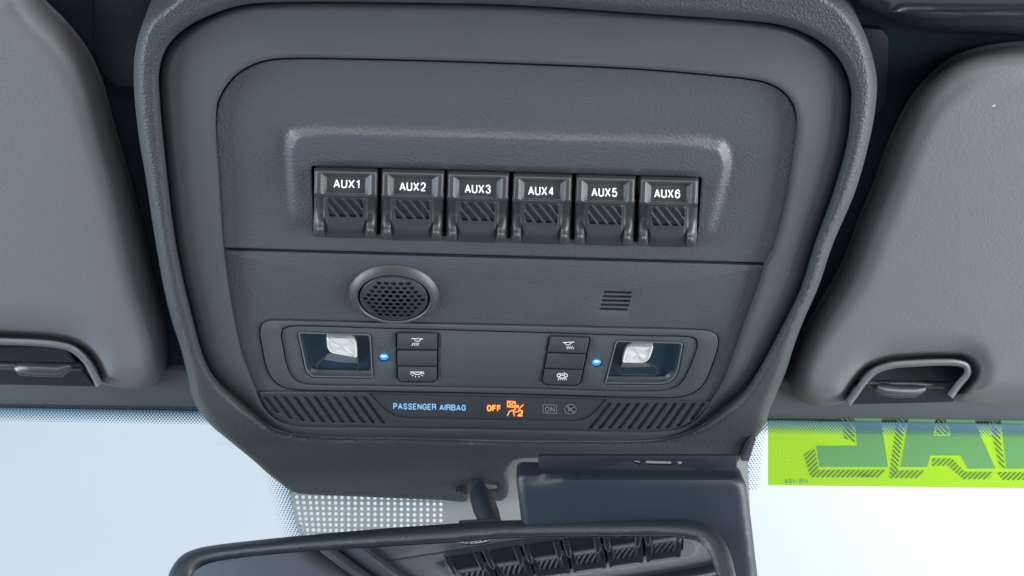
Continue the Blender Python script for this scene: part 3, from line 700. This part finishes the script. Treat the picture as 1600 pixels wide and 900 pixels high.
# push buttons with icons
def lerp(a, b, t): return np.array(a)*(1-t)+np.array(b)*t
def buttons(TL, TR, BR, BL, cuts, rad, labels, icons):
    TL, TR, BR, BL = [np.array(p, float) for p in (TL, TR, BR, BL)]
    ed = [0]+cuts+[1]
    for i in range(3):
        g0 = .0 if i == 0 else .012; g1 = 0 if i == 2 else .012
        a, b = ed[i]+g0, ed[i+1]-g1
        q = [lerp(TL, BL, a), lerp(TR, BR, a), lerp(TR, BR, b), lerp(TL, BL, b)]
        rr = [1.2]*4
        if i == 0: rr = [rad[0], rad[0], 1.2, 1.2]
        if i == 2: rr = [1.2, 1.2, rad[1], rad[1]]
        o = panel('push_button', rpoly(q, rr, 5), M['button'], lu, 1.0+(.25 if i != 1 else 0), 1.1, .6, 5); tag(o, label=labels[i])
        if icons[i] is not None:
            mb = MB(); icons[i](mb, (q[0]+q[1]+q[2]+q[3])/4, 1.0+(.25 if i != 1 else 0)+.12); mb.build('icon', M['print'], o)
def ic_map(flip):
    def icon(mb, c, h):
        s = -1 if flip else 1
        X = lambda x, y: (c[0]+s*x, c[1]+y)
        stroke(mb, [X(-9, -4.2), X(9, -3.6)], 1.0, CON, h)
        a = [X(4.9*math.cos(t)+0.8, -3.6+3.8*math.sin(t)) for t in np.linspace(.1, math.pi-.1, 9)]
        stroke(mb, a, .9, CON, h)
        for k in range(4): stroke(mb, [X(-6+k*3.0, 2.4), X(-8.2+k*3.0, 6.6)], .9, CON, h)
    return icon
def ic_dome(mb, c, h):
    stroke(mb, [(c[0]-11, c[1]-3.2), (c[0]+10, c[1]-2.9)], 1.1, CON, h)
    a = [(c[0]+7*math.cos(t), c[1]-2.6+3.2*math.sin(t)) for t in np.linspace(.1, math.pi-.1, 9)]; stroke(mb, a, 1.1, CON, h)
    for t in np.linspace(.15, math.pi-.15, 6): stroke(mb, [(c[0]+8.5*math.cos(t), c[1]-1.2+4.2*math.sin(t)), (c[0]+11*math.cos(t), c[1]-1+6.2*math.sin(t))], 1.0, CON, h)
def ic_car(mb, c, h):
    for sx in (-1, 1):
        a = circle(c[0]+sx*5.6, c[1]-2.5, 2.6, 2.4, 10); stroke(mb, list(a)+[a[0]], 1.2, CON, h)
    stroke(mb, [(c[0]-6, c[1]-5.4), (c[0]-1, c[1]-4.6), (c[0]+4, c[1]-6.6)], 1.1, CON, h); stroke(mb, [(c[0]-2.8, c[1]-2.2), (c[0]+2.8, c[1]-3)], 1.1, CON, h)
    for k in range(-2, 3): stroke(mb, [(c[0]+k*2.6, c[1]+1.6), (c[0]+k*3.3, c[1]+4.6)], 1.0, CON, h)
    stroke(mb, [(c[0]-6, c[1]+1.4), (c[0]+5, c[1]+1.1)], 1, CON, h)
buttons((620.3, 520.5), (683.3, 521), (682.2, 596), (622, 595.5), [.345, .685], (4, 9), ['upper left button with a slanting lamp icon', 'blank middle button of the left column', 'lower left button with a ceiling lamp icon'], [ic_map(False), None, ic_dome])
buttons((860.2, 525.5), (920.8, 528), (905.5, 601.3), (847.3, 600), [.335, .675], (4, 9), ['upper right button with a slanting lamp icon', 'blank middle button of the right column', 'lower right button with a cabin lamps icon'], [ic_map(True), None, ic_car])
# slightly raised centre plate between the button columns
panel('centre_plate', rpoly([(688, 521), (857, 526), (843, 592), (688, 588)], [2, 4, 5, 2], 3), M['face'], lu, .3, .8, .25, 2)
# airbag strip
ab = thing('airbag_strip', (0, 0, 0)); ab.parent = co; ac = CON.P(765, 640, 0); ab.location = tuple(ac-np.array(co.location))
sl_holes = []
ltx = [411.5, 427, 442.5, 459, 475, 490.5, 506, 521, 536.5, 552, 567]; lbx = [435, 456, 475, 491, 507, 522.5, 537, 553, 570, 585, 600.5]; lby = [645, 654, 657.5, 659, 659.5, 660, 660, 660.3, 660.8, 661, 661.2]
for a, b, yb in zip(ltx, lbx, lby): sl_holes.append(rpoly([(a-1.2, 619.5), (a+5.2, 620), (b+2.5, yb), (b-4.2, yb)], 2.2, 3))
rtx = [955, 969.5, 984, 999, 1013, 1027.5, 1042, 1057, 1071, 1086, 1100.5]; rbx = [920.5, 935.5, 950.5, 965.5, 980.5, 995.5, 1010, 1025, 1040, 1057, 1079]; rby = [669, 669.2, 669.3, 669.5, 669.6, 669.8, 669.8, 669.6, 669, 666, 656.5]
for a, b, yb in zip(rtx, rbx, rby): sl_holes.append(rpoly([(a-4.5, 629.5), (a+1.6, 630), (b+5, yb), (b-1.6, yb)], 2.2, 3))
disp = spline([(577, 615), (700, 616.3), (800, 618), (947, 622.8), (936, 635), (923, 647.5), (911, 654.5), (895, 657.3), (800, 656), (640, 652.5), (618, 650.5), (607, 645), (592, 630)], 5)
disp = rpoly([(576, 614.5), (949, 622.8), (917, 658), (612, 652.5)], [2, 3, 26, 26], 8)
panel('vent_strip', dens(rpoly([(404, 612), (432, 611.5), (572, 612.3), (800, 616.3), (949, 622), (1060, 626), (1114, 628)]+[(1097, 645), (1081, 658.5), (1059, 668.5), (1025, 672.3), (800, 669), (625, 666.3), (481, 664.5), (452, 661), (433, 652.5), (417, 638)], 3, 3), 12), M['display'], ab, 1.1, 1.5, .8, 2, holes=sl_holes+[disp], holedepth=2.2)
mb = MB()
for h_ in sl_holes: flat(mb, off(h_, -.6), CON, .25)
mb.build('slot_floor', M['smooth'], ab)
dp = panel('display_window', off(ccw(disp), .9), M['display'], ab, .45, .6, .2, 1)
mb = MB(); text(mb, 'PASSENGER', 614.5, 681.5, 639.4, 9.4, .020, CON, .7, .15); text(mb, 'AIRBAG', 686.5, 728, 641.2, 9.4, .020, CON, .7, .15); mb.build('blue_legend', M['blue'], dp)
mb = MB(); text(mb, 'OFF', 760.5, 783, 642.6, 9.8, .018, CON, .7, .2)
# seated figure with airbag crossed out, and 2
for a in ([(793, 627), (805, 628), (804.5, 636.5), (792.8, 635.5), (793, 627)], [(793, 627), (804.5, 636.5)], [(805, 628), (793, 635.5)], [(817.5, 632.5), (810, 640)], [(806, 638), (801.5, 643), (807.5, 644)], [(801, 641), (796, 643), (793, 649.5)], [(802, 645), (804, 650)]): stroke(mb, a, 1.35, CON, .7)
flat(mb, circle(808.5, 635, 2.3, 2.2, 12), CON, .95)
text(mb, '2', 808, 817.5, 650.5, 10.0, 0, CON, .7, .2)
mb.build('orange_legend', M['orange'], dp)
mb = MB(); text(mb, 'ON', 851.5, 866.8, 643.6, 8.6, .02, CON, .7, .15)
bx = [(848.7, 632.3), (870, 633), (869.5, 645.8), (848.5, 645)]; stroke(mb, bx+[bx[0]], .9, CON, .7)
a = circle(891.3, 639.3, 9.2, 7.6, 22); stroke(mb, list(a)+[a[0]], .9, CON, .7); stroke(mb, [(884.5, 634), (898, 644.5)], 1.1, CON, .7)
stroke(mb, [(888, 634), (888.5, 641), (895, 642), (896, 645)], 1.3, CON, .7); stroke(mb, [(899, 634.5), (893, 638.5), (891, 637)], 1.1, CON, .7)
mb.build('dim_legend', M['dim'], dp)
# ------------------------------------------------------------------ sun visors
def visor(outl, cutout, label, rod, knob, flip, pocket):
    c = CON.P(*outl.mean(0), -.02); t = thing('sun_visor', tuple(c), label=label, cat='sun visor', group='sun visors either side of the console')
    base = -17.
    def vh(q):
        d = dist(q, outl)
        r = 58-20*sstep(430, 600, q[:, 1])
        a = np.minimum(d/r, 1)
        return 17.5*(1-(1-a)**2.2)**.72
    panel('visor_body', outl, M['visor'], t, base, .6, .3, 3, hf=vh, grid=7.5)
    # plastic lining of the clip opening
    mb = MB(); cu = spline(cutout, 3, False)
    n = len(cu); prof_ = [(-1.2, -13), (-.6, -5.5), (1.2, -2.8), (5.0, -2.0), (9.5, -2.6), (11.5, -5.0), (12.0, -13)]
    tang = np.gradient(cu, axis=0); tang /= np.linalg.norm(tang, axis=1)[:, None]; nn = np.stack([-tang[:, 1], tang[:, 0]], 1)*flip
    tt = np.linspace(0, 1, n); wd = 1.0+0*tt
    rows = [CON.P(cu[:, 0]+nn[:, 0]*o_*.9, cu[:, 1]+nn[:, 1]*o_*.9, hh*mm) for o_, hh in prof_]
    for a, b in zip(rows[:-1], rows[1:]): strip(mb, a, b, True, close=False)
    mb.build('clip_lining', M['clip'], t, weld=True)
    panel('clip_recess_shade', rpoly(pocket, 8, 4), M['dark'], t, -20.0, 1.5, .8, 1.2)  # dark plate stands in for the shade inside the clip recess
    mb = MB(); tube(mb, [CON.P(x, y, -.010) for x, y in rod], .0022, 12); mb.build('hinge_rod', M['smooth'], t)
    mb = MB(); n_ = 12
    pts = [CON.P(x, y, -.006) for x, y in knob]; tube(mb, pts, [.0016]+[.0036]*(len(pts)-2)+[.0012], 14); mb.build('rod_grip', M['smooth'], t)
    return t
vl = spline([(45, -30), (66, 5), (102, 42), (135, 85), (157, 132), (176, 200), (200, 280), (224, 375), (241, 450), (254, 500), (260, 545), (258, 578), (246, 599), (220, 607), (187, 605.5), (160, 599), (150, 580), (138, 560), (116, 541), (90, 533), (0, 527.5), (-60, 526), (-84, 535), (-100, 560), (-104, 585), (-125, 594), (-420, 585), (-520, 560), (-540, 300), (-500, 10), (-380, -40), (-150, -52), (0, -46)], 6)
vr = spline([(1700, 70), (1560, 76), (1500, 92), (1462, 118), (1432, 150), (1408, 190), (1388, 235), (1368, 290), (1345, 345), (1316, 420), (1283, 478), (1256, 525), (1240, 562), (1234, 595), (1243, 620), (1265, 632), (1290, 634.5), (1321, 627), (1332, 612), (1345, 594), (1361, 577), (1386, 566.5), (1420, 562.5), (1500, 562), (1514, 569), (1517, 584), (1500, 606), (1489, 622), (1600, 633), (1900, 640), (2060, 610), (2080, 300), (1960, 80)], 6)
visor(vl, [(160, 600), (150, 580), (138, 560), (116, 541), (90, 533.5), (0, 528), (-60, 527), (-84, 536)], 'left sun visor in grey vinyl with its clip opening cut by the frame edge', [(-100, 571), (0, 571), (128, 573)], [(24, 574), (32, 575), (60, 577), (95, 578), (112, 572)], -1, [(-110, 535), (100, 541), (150, 604), (-115, 598)])
visor(vr, [(1321, 627), (1333, 611), (1346, 593), (1362, 577), (1386, 567), (1420, 563), (1500, 562.5), (1514, 569), (1517, 584), (1500, 606), (1488, 622)], 'right sun visor in grey vinyl with its whole clip opening above the lime banner', [(1338, 600), (1420, 600), (1480, 602)], [(1368, 605), (1378, 609), (1400, 611), (1430, 611), (1446, 607)], 1, [(1352, 572), (1508, 570), (1492, 628), (1326, 632)])
# roof trim behind: two flat covers and a glossy handle
o = panel('roof_cover', rpoly([(147, -60), (260, -60), (260, 140), (172, 135), (148, 90)], [5, 5, 5, 26, 30], 6), M['dark'], None, -21, 1.5, .8, 3); tag(o, 'small dark roof cover beside the left top corner of the console', 'trim cover', 'small roof covers beside the console')
o = panel('roof_cover', rpoly([(1310, 40), (1378, 46), (1388, 60), (1386, 165), (1372, 178), (1310, 180)], [2, 6, 12, 12, 8, 2], 6), M['dark'], None, -21, 1.5, .8, 3); tag(o, 'small dark roof cover beside the right top corner of the console', 'trim cover', 'small roof covers beside the console')
def hh_(q):
    d = dist(q, hand); a = np.minimum(d/26, 1); return 14*np.sqrt(np.maximum(1-(1-a)**2, 0))+3*np.exp(-((q[:, 1]-(20+.01*(q[:, 0]-1340)))/6)**2)
hand = spline([(1335, 2), (1360, 17), (1388, 29), (1420, 42), (1460, 50), (1550, 53), (1700, 50), (1750, 10), (1740, -50), (1400, -60), (1330, -40)], 6)
hn = panel('grab_bar', hand, M['darkgloss'], None, -20, .6, .3, 3, hf=hh_, grid=6); tag(hn, 'dark glossy roof grab bar in the top right corner above the right visor', 'grab bar')
# ------------------------------------------------------------------ interior mirror
mc = CAM+nrm(W@np.array([720-800, 880-450, F]))*.525
tgt = CON.P(806, 391, .008); md = CAM+nrm(W@np.array([885-800, 862-450, F]))*.525
mn = nrm(nrm(CAM-md)+nrm(tgt-md))
MI = Pl(md, mn, W@nrm([1, -.02, 0]))
mi = thing('rear_view_mirror', tuple(mc), label='black framed rear view mirror hanging on its stalk in front of the sensor cover', cat='mirror')
mo = spline([(700, 818.5), (600, 825.5), (458, 838), (390, 845), (340, 851), (308, 857), (285, 867), (270, 884), (262, 905), (262, 1000), (290, 1070), (400, 1100), (1020, 1110), (1120, 1085), (1155, 1030), (1158, 940), (1150, 900), (1141, 866), (1129, 841), (1112, 824), (1090, 815), (1059, 812), (919, 811), (794, 813)], 6)
mg = spline([(700, 846), (475, 860), (362, 871), (325, 878), (308, 886), (299, 897), (296, 915), (300, 1000), (325, 1045), (410, 1065), (1010, 1075), (1090, 1055), (1122, 1010), (1125, 930), (1120, 900), (1113, 875), (1104, 855), (1090, 844), (1059, 838), (950, 837), (794, 839)], 6)
def mfh(q):
    d = dist(q, mg); do = dist(q, mo); a = np.clip(d/13, 0, 1); b = np.clip(do/12, 0, 1)
    return 2.6*np.sqrt(np.maximum(1-(1-a)**2, 0))-5*(1-np.sqrt(np.maximum(1-(1-b)**2, 0)))
panel('mirror_frame', mo, M['mirrorframe'], mi, 0, .5, .2, 22, holes=[mg], hf=mfh, grid=5, pl=MI, holedepth=3)
mb = MB(); q = off(ccw(mo), 6); A = MI.P(q[:, 0], q[:, 1], -.02); cA = A.mean(0); B = cA+(A-cA)*.82-MI.n*.012
A0 = MI.P(ccw(mo)[:, 0], ccw(mo)[:, 1], -.0185); strip(mb, B, A0, True); mb.add(B, [tuple(range(len(B)))], False); mb.build('back_shell', M['mirrorframe'], mi)
mb = MB(); flat(mb, off(ccw(mg), -1), MI, -.4); mb.build('mirror_glass', M['mirror'], mi)
# stalk
s0 = GL.P(752, 757, .006); s1 = CAM+nrm(W@np.array([768-800, 816-450, F]))*.515
mb = MB(); 
mid1 = (s0+s1)/2
def sk(px, py, d): return CAM+nrm(W@np.array([px-800, py-450, F]))*d
tube(mb, [sk(746, 755, .590), sk(748, 766, .588), sk(752, 778, .584), sk(757, 792, .580), sk(763, 806, .576), sk(768, 822, .572), sk(770, 840, .570)], [.0040, .0050, .0063, .0068, .0064, .0058, .0058], 14)
mb.build('stalk', M['dark'], mi)
mb = MB(); q0 = rpoly([(717, 813), (782, 809), (782, 830), (717, 830)], 2, 2); panel('x', q0, M['dark'], mi, -6, 1, .4, 10, pl=MI, mb=mb); mb.build('stalk_collar', M['dark'], mi)
# ------------------------------------------------------------------ sensor cover behind the mirror
hc = Pl(sk(980, 800, .528), -nrm(W@np.array([.02, -.32, 1])), W[:, 0])
sc = thing('sensor_cover', tuple(sk(980, 800, .53)), label='large dark blue-black camera cover between the console and the mirror', cat='sensor cover')
ho = dens(rpoly([(805, 739), (1164, 745), (1172, 800), (1186, 920), (828, 920)], [14, 16, 20, 3, 3], 8), 10)
def hoh(q):
    d = dist(q, ho); a = np.clip(d/14, 0, 1); dent = np.exp(-(((q[:, 0]-840)/34)**2+((q[:, 1]-750)/7)**2))
    return 6*np.sqrt(np.maximum(1-(1-a)**2, 0))-2.0*dent-6
panel('cover_shell', ho, M['housing'], sc, 0, .6, .3, 12, hf=hoh, grid=8, pl=hc)
up = rpoly([(841, 712), (1152, 712), (1150, 752), (841, 750)], 2, 2)
win1 = [rpoly([(986, 719.8), (1000, 720.2), (1000, 726), (992, 724)], .8, 2), rpoly([(1009, 720), (1048, 721), (1051, 727.5), (1010, 726.5)], .8, 2), rpoly([(1059, 721), (1069, 721.5), (1065, 728.5), (1061, 728)], .8, 2)]
panel('mounting_bracket', up, M['dark'], sc, -12, .5, .3, 2, holes=win1, pl=hc)
print('built', len(bpy.data.objects))
